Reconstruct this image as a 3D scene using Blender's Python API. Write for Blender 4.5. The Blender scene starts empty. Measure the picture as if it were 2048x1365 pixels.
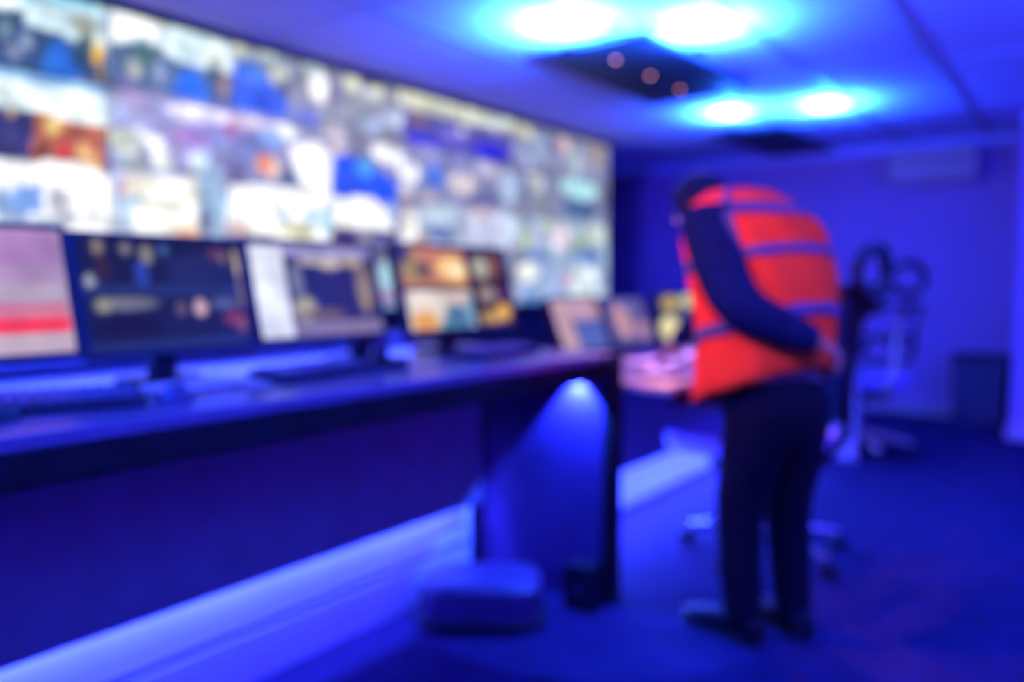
import bpy, bmesh, math, random
from mathutils import Vector, Matrix, noise
random.seed(7)
S = bpy.context.scene
COL = S.collection
PI = math.pi
# ---------------------------------------------------------------- camera, world, exposure
cam_d = bpy.data.cameras.new('camera'); cam = bpy.data.objects.new('camera', cam_d); COL.objects.link(cam)
cam.location = (0, 0, 1.10)
cam.rotation_euler = (math.radians(90-4.15), 0, math.radians(36.8))
cam_d.sensor_width = 36; cam_d.lens = 1569/2048*36; cam_d.clip_start = 0.02
cam_d.dof.use_dof = True; cam_d.dof.focus_distance = 0.65; cam_d.dof.aperture_fstop = 1.62
cam_d.dof.aperture_blades = 0
S.camera = cam
W = bpy.data.worlds.new('world'); S.world = W; W.use_nodes = True
W.node_tree.nodes['Background'].inputs[0].default_value = (0.05, 0.04, 1, 1)
W.node_tree.nodes['Background'].inputs[1].default_value = 0.0
S.view_settings.view_transform = 'Standard'; S.view_settings.look = 'None'
S.view_settings.exposure = 0.08; S.view_settings.gamma = 1; S.view_settings.use_curve_mapping = False
BLUE = (0.016, 0.130, 1.0)          # ceiling uplights
WASHC = (0.12, 0.07, 1.0)         # added fill lights on the right wall
STRIP = (0.035, 0.070, 1.0)         # led strips under the desks
WARM = (1.0, 0.36, 0.25)            # recessed downlights
P_UP = 265.0; P_STRIP = 5.0; P_DOWN = 130.0; P_WASH = 85.0

def area(name, loc, size, power, color, direction=(0,0,-1), parent=None, sizey=None, spread=None):
    d = bpy.data.lights.new(name, 'AREA'); d.energy = power; d.color = color; d.size = size
    if sizey: d.shape = 'RECTANGLE'; d.size_y = sizey
    if spread: d.spread = spread
    o = bpy.data.objects.new(name, d); COL.objects.link(o)
    if sizey:                       # long side runs along the room
        z = -Vector(direction).normalized(); yv = Vector((0, 1, 0)); xv = yv.cross(z).normalized()
        o.rotation_euler = Matrix((xv, yv, z)).transposed().to_euler()
    else: o.rotation_euler = Vector(direction).to_track_quat('-Z', 'Y').to_euler()
    o.location = loc
    if parent: o.parent = parent; o.location = Vector(loc) - parent.location
    return o
def spot(name, loc, power, color, direction, angle, blend=.5, radius=.02, parent=None):
    d = bpy.data.lights.new(name, 'SPOT'); d.energy = power; d.color = color
    d.spot_size = math.radians(angle); d.spot_blend = blend; d.shadow_soft_size = radius
    o = bpy.data.objects.new(name, d); COL.objects.link(o)
    o.rotation_euler = Vector(direction).to_track_quat('-Z', 'Y').to_euler()
    o.location = loc
    if parent: o.parent = parent; o.location = Vector(loc) - parent.location
    return o

# ---------------------------------------------------------------- helpers
def lin(c): return tuple((v/255/12.92 if v/255 <= .04045 else ((v/255+.055)/1.055)**2.4) for v in c)
def mat(name, col, rough=.6, metal=0, var=.12, scale=20, bump=0.0, spec=.5, sheen=0):
    m = bpy.data.materials.new(name); m.use_nodes = True; nt = m.node_tree; b = nt.nodes['Principled BSDF']
    b.inputs['Roughness'].default_value = rough; b.inputs['Metallic'].default_value = metal
    b.inputs['Specular IOR Level'].default_value = spec
    if sheen: b.inputs['Sheen Weight'].default_value = sheen
    tc = nt.nodes.new('ShaderNodeTexCoord'); n = nt.nodes.new('ShaderNodeTexNoise'); n.inputs['Scale'].default_value = scale
    n.inputs['Detail'].default_value = 3
    nt.links.new(tc.outputs['Object'], n.inputs['Vector'])
    r = nt.nodes.new('ShaderNodeValToRGB'); nt.links.new(n.outputs['Fac'], r.inputs['Fac'])
    r.color_ramp.elements[0].position = .3; r.color_ramp.elements[1].position = .7
    r.color_ramp.elements[0].color = (*[c*(1-var) for c in col], 1); r.color_ramp.elements[1].color = (*[min(1, c*(1+var)) for c in col], 1)
    nt.links.new(r.outputs['Color'], b.inputs['Base Color'])
    if bump:
        bp = nt.nodes.new('ShaderNodeBump'); bp.inputs['Strength'].default_value = bump; bp.inputs['Distance'].default_value = .01
        nt.links.new(n.outputs['Fac'], bp.inputs['Height']); nt.links.new(bp.outputs['Normal'], b.inputs['Normal'])
    return m
def emit(name, col, strength):
    m = bpy.data.materials.new(name); m.use_nodes = True; b = m.node_tree.nodes['Principled BSDF']
    b.inputs['Base Color'].default_value = (*[min(1,c) for c in col], 1)
    b.inputs['Emission Color'].default_value = (*col, 1); b.inputs['Emission Strength'].default_value = strength
    return m
def screen_mat(name, strength):
    m = bpy.data.materials.new(name); m.use_nodes = True; nt = m.node_tree; b = nt.nodes['Principled BSDF']
    a = nt.nodes.new('ShaderNodeVertexColor'); a.layer_name = 'picture'
    b.inputs['Base Color'].default_value = (.002, .002, .002, 1); b.inputs['Roughness'].default_value = .35; b.inputs['Specular IOR Level'].default_value = .06
    nt.links.new(a.outputs['Color'], b.inputs['Emission Color']); b.inputs['Emission Strength'].default_value = strength
    return m
M = dict(
    wall=mat('painted_wall', (.66, .42, .95), .85, var=.04, scale=3, bump=.05),
    ceiling=mat('ceiling_tile', (.55, .45, .92), .9, var=.03, scale=60, bump=.08),
    grid=mat('ceiling_grid_paint', (.30, .28, .34), .6, var=.03),
    carpet=mat('carpet', (.020, .010, .046), .95, var=.18, scale=7, bump=.5, spec=.1),
    skirt=mat('skirting_paint', (.7, .6, .8), .6, var=.03),
    curtain=mat('dark_curtain', (.2, .12, .34), .9, var=.2, scale=8),
    desk=mat('desk_laminate', (.17, .14, .25), .28, var=.1, scale=12, spec=.65),
    deskdark=mat('dark_desk_panel', (.010, .005, .006), .8, var=.15, scale=10, spec=.12),
    modesty=mat('modesty_panel_laminate', (.16, .10, .16), .6, var=.1, scale=9),
    endpanel=mat('end_panel_laminate', (.07, .028, .12), .55, var=.1, scale=9, spec=.2),
    plinth=mat('pale_plinth', (.75, .65, .8), .5, var=.05, scale=6),
    blackpl=mat('black_plastic', (.014, .012, .016), .45, var=.2, scale=30, spec=.2),
    darkpl=mat('dark_blue_plastic', (.065, .035, .10), .45, var=.15, scale=15),
    chrome=mat('polished_metal', (.75, .68, .7), .22, metal=1, var=.05),
    beige=mat('cream_metal_arm', (.55, .42, .38), .35, var=.08),
    paper=mat('white_paper', (.85, .80, .85), .8, var=.04, scale=30),
    white=mat('white_plastic', (.9, .82, .95), .4, var=.03),
    fabric=mat('black_fabric', (.02, .018, .03), .9, var=.3, scale=60, bump=.2),
    seatfab=mat('blue_grey_seat_fabric', (.50, .38, .95), .85, var=.2, scale=50, bump=.2),
    jumper=mat('navy_jumper', (.006, .009, .028), .95, var=.25, scale=40, bump=.2, spec=.05),
    trousers=mat('black_trousers', (.005, .003, .005), .95, var=.3, scale=40, bump=.2, spec=.05),
    vest=mat('orange_hi_vis_fabric', (1.0, .040, .006), .95, var=.06, scale=14, bump=.1, spec=.05),
    tape=mat('grey_reflective_tape', (.060, .045, .12), .7, var=.1, scale=60),
    skin=mat('skin', (.26, .13, .10), .55, var=.06, scale=12),
    hair=mat('dark_hair', (.015, .012, .02), .8, var=.4, scale=80, spec=.15),
    shoe=mat('dark_leather', (.014, .007, .008), .6, var=.2, scale=20, spec=.1),
    meshback=mat('black_mesh', (.02, .018, .03), .7, var=.3, scale=90),
    palegrey=mat('pale_grey_mesh', (.5, .4, .6), .7, var=.1, scale=30),
    panel=mat('black_ceiling_panel', (.012, .008, .02), .6, var=.15, scale=20),
    bin=mat('dark_blue_bin', (.07, .05, .10), .5, var=.1, scale=12),
    screen=screen_mat('lit_screen', 1.0), wallscreen=screen_mat('lit_wall_screen', 1.0),
    led=emit('blue_led', STRIP, 1.5), bulb=emit('warm_bulb', (1.0, .38, .22), 7.0), upbulb=emit('blue_lamp_face', (.06, .2, 1), 8),
    puck=emit('blue_puck_lens', (.05, .3, 1), 6),
)
def link(name, me, m=None, parent=None, smooth=False):
    o = bpy.data.objects.new(name, me); COL.objects.link(o)
    if m: me.materials.append(M[m] if isinstance(m, str) else m)
    if parent: o.parent = parent
    if smooth:
        for p in me.polygons: p.use_smooth = True
    return o
def tag(o, label=None, cat=None, group=None, kind=None):
    if label: o['label'] = label
    if cat: o['category'] = cat
    if group: o['group'] = group
    if kind: o['kind'] = kind
    return o
def thing(name, label, cat, loc=(0,0,0), rz=0, group=None):
    o = bpy.data.objects.new(name, None); COL.objects.link(o); o.location = loc; o.rotation_euler = (0,0,rz)
    o.empty_display_size = .05
    return tag(o, label, cat, group)
class MB:
    def __init__(s): s.b = bmesh.new()
    def box(s, x0, x1, y0, y1, z0, z1, bev=0.0, mtx=None, seg=2):
        t = bmesh.new(); bmesh.ops.create_cube(t, size=1)
        for v in t.verts: v.co = Vector((x0+(v.co.x+.5)*(x1-x0), y0+(v.co.y+.5)*(y1-y0), z0+(v.co.z+.5)*(z1-z0)))
        if bev: bmesh.ops.bevel(t, geom=t.edges[:], offset=bev, segments=seg, affect='EDGES', profile=.6)
        return s._add(t, mtx)
    def cyl(s, p, q, r0, r1=None, n=20, cap=True):
        r1 = r0 if r1 is None else r1
        p, q = Vector(p), Vector(q); d = q-p
        t = bmesh.new(); bmesh.ops.create_cone(t, cap_ends=cap, segments=n, radius1=r0, radius2=r1, depth=d.length)
        mt = Matrix.Translation((p+q)/2) @ d.to_track_quat('Z', 'Y').to_matrix().to_4x4()
        return s._add(t, mt)
    def sph(s, c, r, sc=(1,1,1), n=16, mtx=None):
        t = bmesh.new(); bmesh.ops.create_uvsphere(t, u_segments=n*2, v_segments=n, radius=r)
        for v in t.verts: v.co = Vector((v.co.x*sc[0], v.co.y*sc[1], v.co.z*sc[2]))
        if mtx is not None: bmesh.ops.transform(t, matrix=mtx, verts=t.verts)
        for v in t.verts: v.co += Vector(c)
        return s._add(t, None)
    def tube(s, pts, r, n=12, closed=False):
        pts = [Vector(p) for p in pts]; N = len(pts); rings = []; t = bmesh.new()
        rr = r if isinstance(r, (list, tuple)) else [r]*N
        up = Vector((0.13, 0.21, 1)).normalized()
        for i, p in enumerate(pts):
            a = pts[i-1] if (i > 0 or closed) else p; b = pts[(i+1) % N] if (i < N-1 or closed) else p
            d = (b-a).normalized(); x = d.cross(up)
            if x.length < .05: x = d.cross(Vector((1, 0, 0)))
            x.normalize(); y = d.cross(x).normalized()
            rings.append([t.verts.new(p + x*math.cos(2*PI*k/n)*rr[i] + y*math.sin(2*PI*k/n)*rr[i]) for k in range(n)])
        for i in range(N if closed else N-1):
            A, B = rings[i], rings[(i+1) % N]
            for k in range(n): t.faces.new((A[k], A[(k+1) % n], B[(k+1) % n], B[k]))
        if not closed: t.faces.new(rings[0]); t.faces.new(rings[-1])
        bmesh.ops.recalc_face_normals(t, faces=t.faces)
        return s._add(t, None)
    def prism(s, pts, z0, z1, bev=0, mtx=None):      # outline in x,y extruded along z
        t = bmesh.new(); vs = [t.verts.new((p[0], p[1], z0)) for p in pts]; f = t.faces.new(vs)
        e = bmesh.ops.extrude_face_region(t, geom=[f])
        for v in [g for g in e['geom'] if isinstance(g, bmesh.types.BMVert)]: v.co.z = z1
        bmesh.ops.recalc_face_normals(t, faces=t.faces)
        if bev:
            ed = [x for x in t.edges if abs(x.verts[0].co.z-x.verts[1].co.z) < 1e-6]
            bmesh.ops.bevel(t, geom=ed, offset=bev, segments=3, affect='EDGES', profile=.5)
        return s._add(t, mtx)
    def _add(s, t, mtx):
        if mtx is not None: bmesh.ops.transform(t, matrix=mtx, verts=t.verts)
        me = bpy.data.meshes.new('t'); t.to_mesh(me); t.free(); s.b.from_mesh(me); bpy.data.meshes.remove(me)
        return s
    def build(s, name, m, parent=None, smooth=False, loc=None):
        me = bpy.data.meshes.new(name); s.b.to_mesh(me); s.b.free()
        o = link(name, me, m, parent)
        if loc: o.location = loc
        if smooth:
            for p in me.polygons: p.use_smooth = True
            try: me.set_sharp_from_angle(angle=math.radians(38))
            except Exception: pass
        return o
def rrect(w, d, r, n=6):
    pts = []
    for cx, cy, a in ((w/2-r, d/2-r, 0), (-w/2+r, d/2-r, 90), (-w/2+r, -d/2+r, 180), (w/2-r, -d/2+r, 270)):
        for k in range(n+1):
            t = math.radians(a+90*k/n); pts.append((cx+r*math.cos(t), cy+r*math.sin(t)))
    return pts
def copy_tree(o, parent=None):
    c = o.copy(); COL.objects.link(c); c.parent = parent
    if parent: c.matrix_parent_inverse = o.matrix_parent_inverse.copy()
    for ch in [x for x in o.children]: copy_tree(ch, c)
    return c
# pictures shown on screens: soft-edged patches of colour in the screen's own coordinates
def paint(shapes, u, v, base, soft):
    c = list(base)
    for k, g, col in shapes:
        if k == 'e':
            cx, cy, rx, ry = g; d = math.sqrt(((u-cx)/rx)**2+((v-cy)/ry)**2)
            a = 1 if d < .72 else max(0, (1.12-d)/.40)
        else:
            inside = False; j = len(g)-1; md = 9
            for i in range(len(g)):
                xi, yi = g[i]; xj, yj = g[j]
                if (yi > v) != (yj > v) and u < (xj-xi)*(v-yi)/(yj-yi)+xi: inside = not inside
                j = i
            a = 1 if inside else 0
        if a > 0:
            a = min(a, 1)
            for q in range(3): c[q] = c[q]*(1-a)+col[q]*a
    return c
def screen_grid(name, u0, u1, v0, v1, step, place, shapes, base, m, parent, gain=1.0, boost=1.0, uv=None, mottle=0):
    nu = max(2, int(round(abs(u1-u0)/step))); nv = max(2, int(round(abs(v1-v0)/step)))
    verts = []; cols = []
    for j in range(nv+1):
        for i in range(nu+1):
            u = u0+(u1-u0)*i/nu; v = v0+(v1-v0)*j/nv; verts.append(place(u, v))
            pu, pv = (u, v) if uv is None else uv(u, v)
            c = paint(shapes, pu, pv, base, step)
            if mottle:
                k = 1+mottle*(.9*noise.noise(Vector((u*8, v*9, 3)))+.7*noise.noise(Vector((u*19, v*21, 8))))
                hu = mottle*28*noise.noise(Vector((u*6, v*7, 17)))
                c = [min(255, max(8, c[0]*k+hu)), min(255, max(8, c[1]*k)), min(255, max(8, c[2]*k-hu*.8))]
            c = lin(c); m_ = min(c)
            g = gain*(1+boost*max(0, m_-.55)/.45)
            cols += [c[0]*g, c[1]*g, c[2]*g, 1]
    faces = [(j*(nu+1)+i, j*(nu+1)+i+1, (j+1)*(nu+1)+i+1, (j+1)*(nu+1)+i) for j in range(nv) for i in range(nu)]
    me = bpy.data.meshes.new(name); me.from_pydata(verts, [], faces); me.update()
    a = me.color_attributes.new('picture', 'FLOAT_COLOR', 'POINT'); a.data.foreach_set('color', cols)
    return link(name, me, m, parent)
# ---------------------------------------------------------------- the room
CEIL = 2.285; YB = 7.36; XL = -4.5; XR = 2.6; YF = -2.6
def struct(name, mb, m):
    o = mb.build(name, m); return tag(o, kind='structure')
struct('floor', MB().box(XL, XR, YF, YB, -.10, 0), 'carpet')
struct('ceiling', MB().box(XL, XR, YF, YB, CEIL, CEIL+.1), 'ceiling')
struct('wall_back', MB().box(XL-.1, XR+.1, YB, YB+.1, 0, CEIL+.1), 'wall')
struct('wall_left', MB().box(XL-.1, XL, YF, YB, 0, CEIL+.1), 'wall')
struct('wall_right', MB().box(XR, XR+.1, YF, YB, 0, CEIL+.1), 'wall')
struct('wall_front', MB().box(XL-.1, XR+.1, YF-.1, YF, 0, CEIL+.1), 'wall')
struct('baseboard_back', MB().box(XL, -.52, YB-.02, YB, 0, .09, .004), 'skirt')
# wall return at the right edge of the view
struct('trim_1', MB().box(-.475, XR, 6.55, YB, 0, CEIL, .01), 'wall')
struct('baseboard_right', MB().box(-.495, XR, 6.53, 6.55, 0, .09, .004), 'skirt')
n = 2
for x in (-3.15, -2.55, -1.95, -1.35, -.75, -.15, .45, 1.05):
    struct('trim_%d' % n, MB().box(x-.012, x+.012, YF, YB, CEIL-.006, CEIL+.002), 'grid'); n += 1
for k in range(8):
    y = -1.2+1.2*k
    struct('trim_%d' % n, MB().box(XL, XR, y-.010, y+.010, CEIL-.005, CEIL+.002), 'ceiling'); n += 1

# curtain at the back left
def curtain():
    mb = MB(); pts = []; N = 60
    for i in range(N+1):
        x = -4.42+.62*i/N; pts.append((x, 7.26+.035*math.sin(i*.75)))
    for i in range(N, -1, -1):
        x = -4.42+.62*i/N; pts.append((x, 7.27+.035*math.sin(i*.75)))
    mb.prism(pts, .02, 2.20)
    t = thing('curtain', 'dark full-height curtain on the back wall beyond the right end of the screen wall', 'curtain', (0,0,0))
    mb.build('cloth', 'curtain', t, True)
    MB().cyl((-4.45, 7.28, 2.22), (-3.74, 7.28, 2.22), .014).sph((-3.73, 7.28, 2.22), .025).cyl((-4.3,7.28,2.22),(-4.3,7.36,2.22),.01).cyl((-3.85,7.28,2.22),(-3.85,7.36,2.22),.01).build('rod', 'blackpl', t, True)
curtain()

# ---------------------------------------------------------------- ceiling panels with downlights, uplights
def ceiling_panel(x0, x1, y0, y1, label, lamps=True):
    c = ((x0+x1)/2, (y0+y1)/2, CEIL)
    t = thing('ceiling_panel', label, 'ceiling light', c, 0, None)
    w, d = (x1-x0)/2, (y1-y0)/2
    MB().box(-w, w, -d, d, -.035, -.012, .004).build('panel', 'panel', t)
    MB().box(-w+.06, w-.06, -d+.08, d-.08, -.014, 0).build('mounting_frame', 'blackpl', t)
    for k in (-1, 0, 1):
        y = k*.385
        b = MB().tube([(.050*math.cos(a*PI/8), y+.050*math.sin(a*PI/8), -.036) for a in range(16)], .006, 8, True).build('downlight_ring', 'blackpl', t, True)
        if lamps: MB().sph((0, y, -.034), .010, (1, 1, .5), 8).build('bulb', 'bulb', b, True)
    return t
p1 = ceiling_panel(-2.36, -1.725, 3.33, 4.68, 'black rectangular ceiling panel with three glowing round downlights, between the bright blue pools')
p2 = ceiling_panel(-2.43, -1.93, 5.86, 7.20, 'black ceiling panel near the back wall beyond the second blue pool, lamps unlit', lamps=False)
p3 = ceiling_panel(-2.28, -1.78, .72, 1.93, 'unseen black ceiling panel overhead in front of the screen wall, its lamps added as fill')  # unseen; warm lamps added to light the person from the camera side
p4 = ceiling_panel(-.62, -.10, .60, 1.86, 'added black ceiling panel overhead right of the camera, out of the frame, lighting the vest')  # unseen panel added to throw warm light on the vest's back
for c, aims in ((p1, ((-1.35, 3.0, .76, 1.2, 44), (-.98, 2.45, .88, 2.4, 22), (-1.0, 2.45, 1.05, 1.6, 24))), (p3, ((-1.4, 2.9, .76, .8, 40), (-.93, 2.35, .95, 1.1, 32))), (p4, ((-.80, 2.42, 1.10, .6, 30),))):
    for k, (ax, ay, az, g, ang) in enumerate(aims):
        pos = Vector((c.location.x, c.location.y+(k-1)*.385, CEIL-.05))
        spot('downlight_lamp', pos, P_DOWN*g, WARM, Vector((ax, ay, az))-pos, ang, .8, .03, c)
def uplight(x, y, label, power=P_UP, rz=0, sp=.30):
    t = thing('uplight', label, 'ceiling light', (x, y, CEIL), rz, 'blue ceiling uplights')
    MB().cyl((0, 0, 0), (0, 0, -.02), .05).build('mount', 'white', t, True)
    MB().box(-sp-.02, sp+.02, -.014, .014, -.022, -.008, .004).build('lamp_bar', 'white', t)
    for s in (-1, 1):
        MB().cyl((s*sp, 0, -.122), (s*sp, 0, -.110), .016, .030, 24).tube([(s*(sp-.05), 0, -.02), (s*(sp-.06), 0, -.07), (s*(sp-.05), 0, -.118), (s*sp, 0, -.120)], .004, 8).build('lamp_head', 'blackpl', t, True)
        lp = area('uplight_lamp', (x+s*sp, y, CEIL-.105), .055, power, BLUE, (0, 0, 1), t)
    return t
uplight(-1.76, 3.28, 'small blue twin uplight under the ceiling in the nearer bright pool', P_UP*1.5, math.radians(40), .31)
uplight(-1.80, 5.40, 'small blue twin uplight under the ceiling between the two black panels', P_UP*.8, math.radians(15))
for x, y in ((-1.7, .6), (-1.7, -1.6), (1.0, .8), (1.0, 3.6)):  # unseen extra uplights added to fill the room with blue
    uplight(x, y, 'small blue twin uplight added on the ceiling outside the view as fill', P_UP*1.3)
def wash(x, y0, y1, z, dr, label):  # unseen fixture added to raise the blue ambient light
    t = thing('wall_fill_light', label, 'fill light', (x, (y0+y1)/2, z), 0, 'added blue fill lights')
    L = (y1-y0)/2
    MB().box(-.10, -.01, -L, L, -.05, .0, .008).build('housing', 'white', t)
    MB().box(-.01, 0, -L+.1, L-.1, -.06, .03).build('bracket', 'blackpl', t)
    area('fill_lamp', (x-.055, (y0+y1)/2, z+.01), .08, P_WASH, WASHC, dr, t, (y1-y0)*.95)
wash(XR, -1.5, 2.0, 1.75, (-.5, 0, 1), 'long blue fill light added on the right wall nearer the camera, outside the view')
wash(XR, 2.4, 5.9, 1.75, (-.5, 0, 1), 'long blue fill light added on the right wall further back, outside the view')

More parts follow.
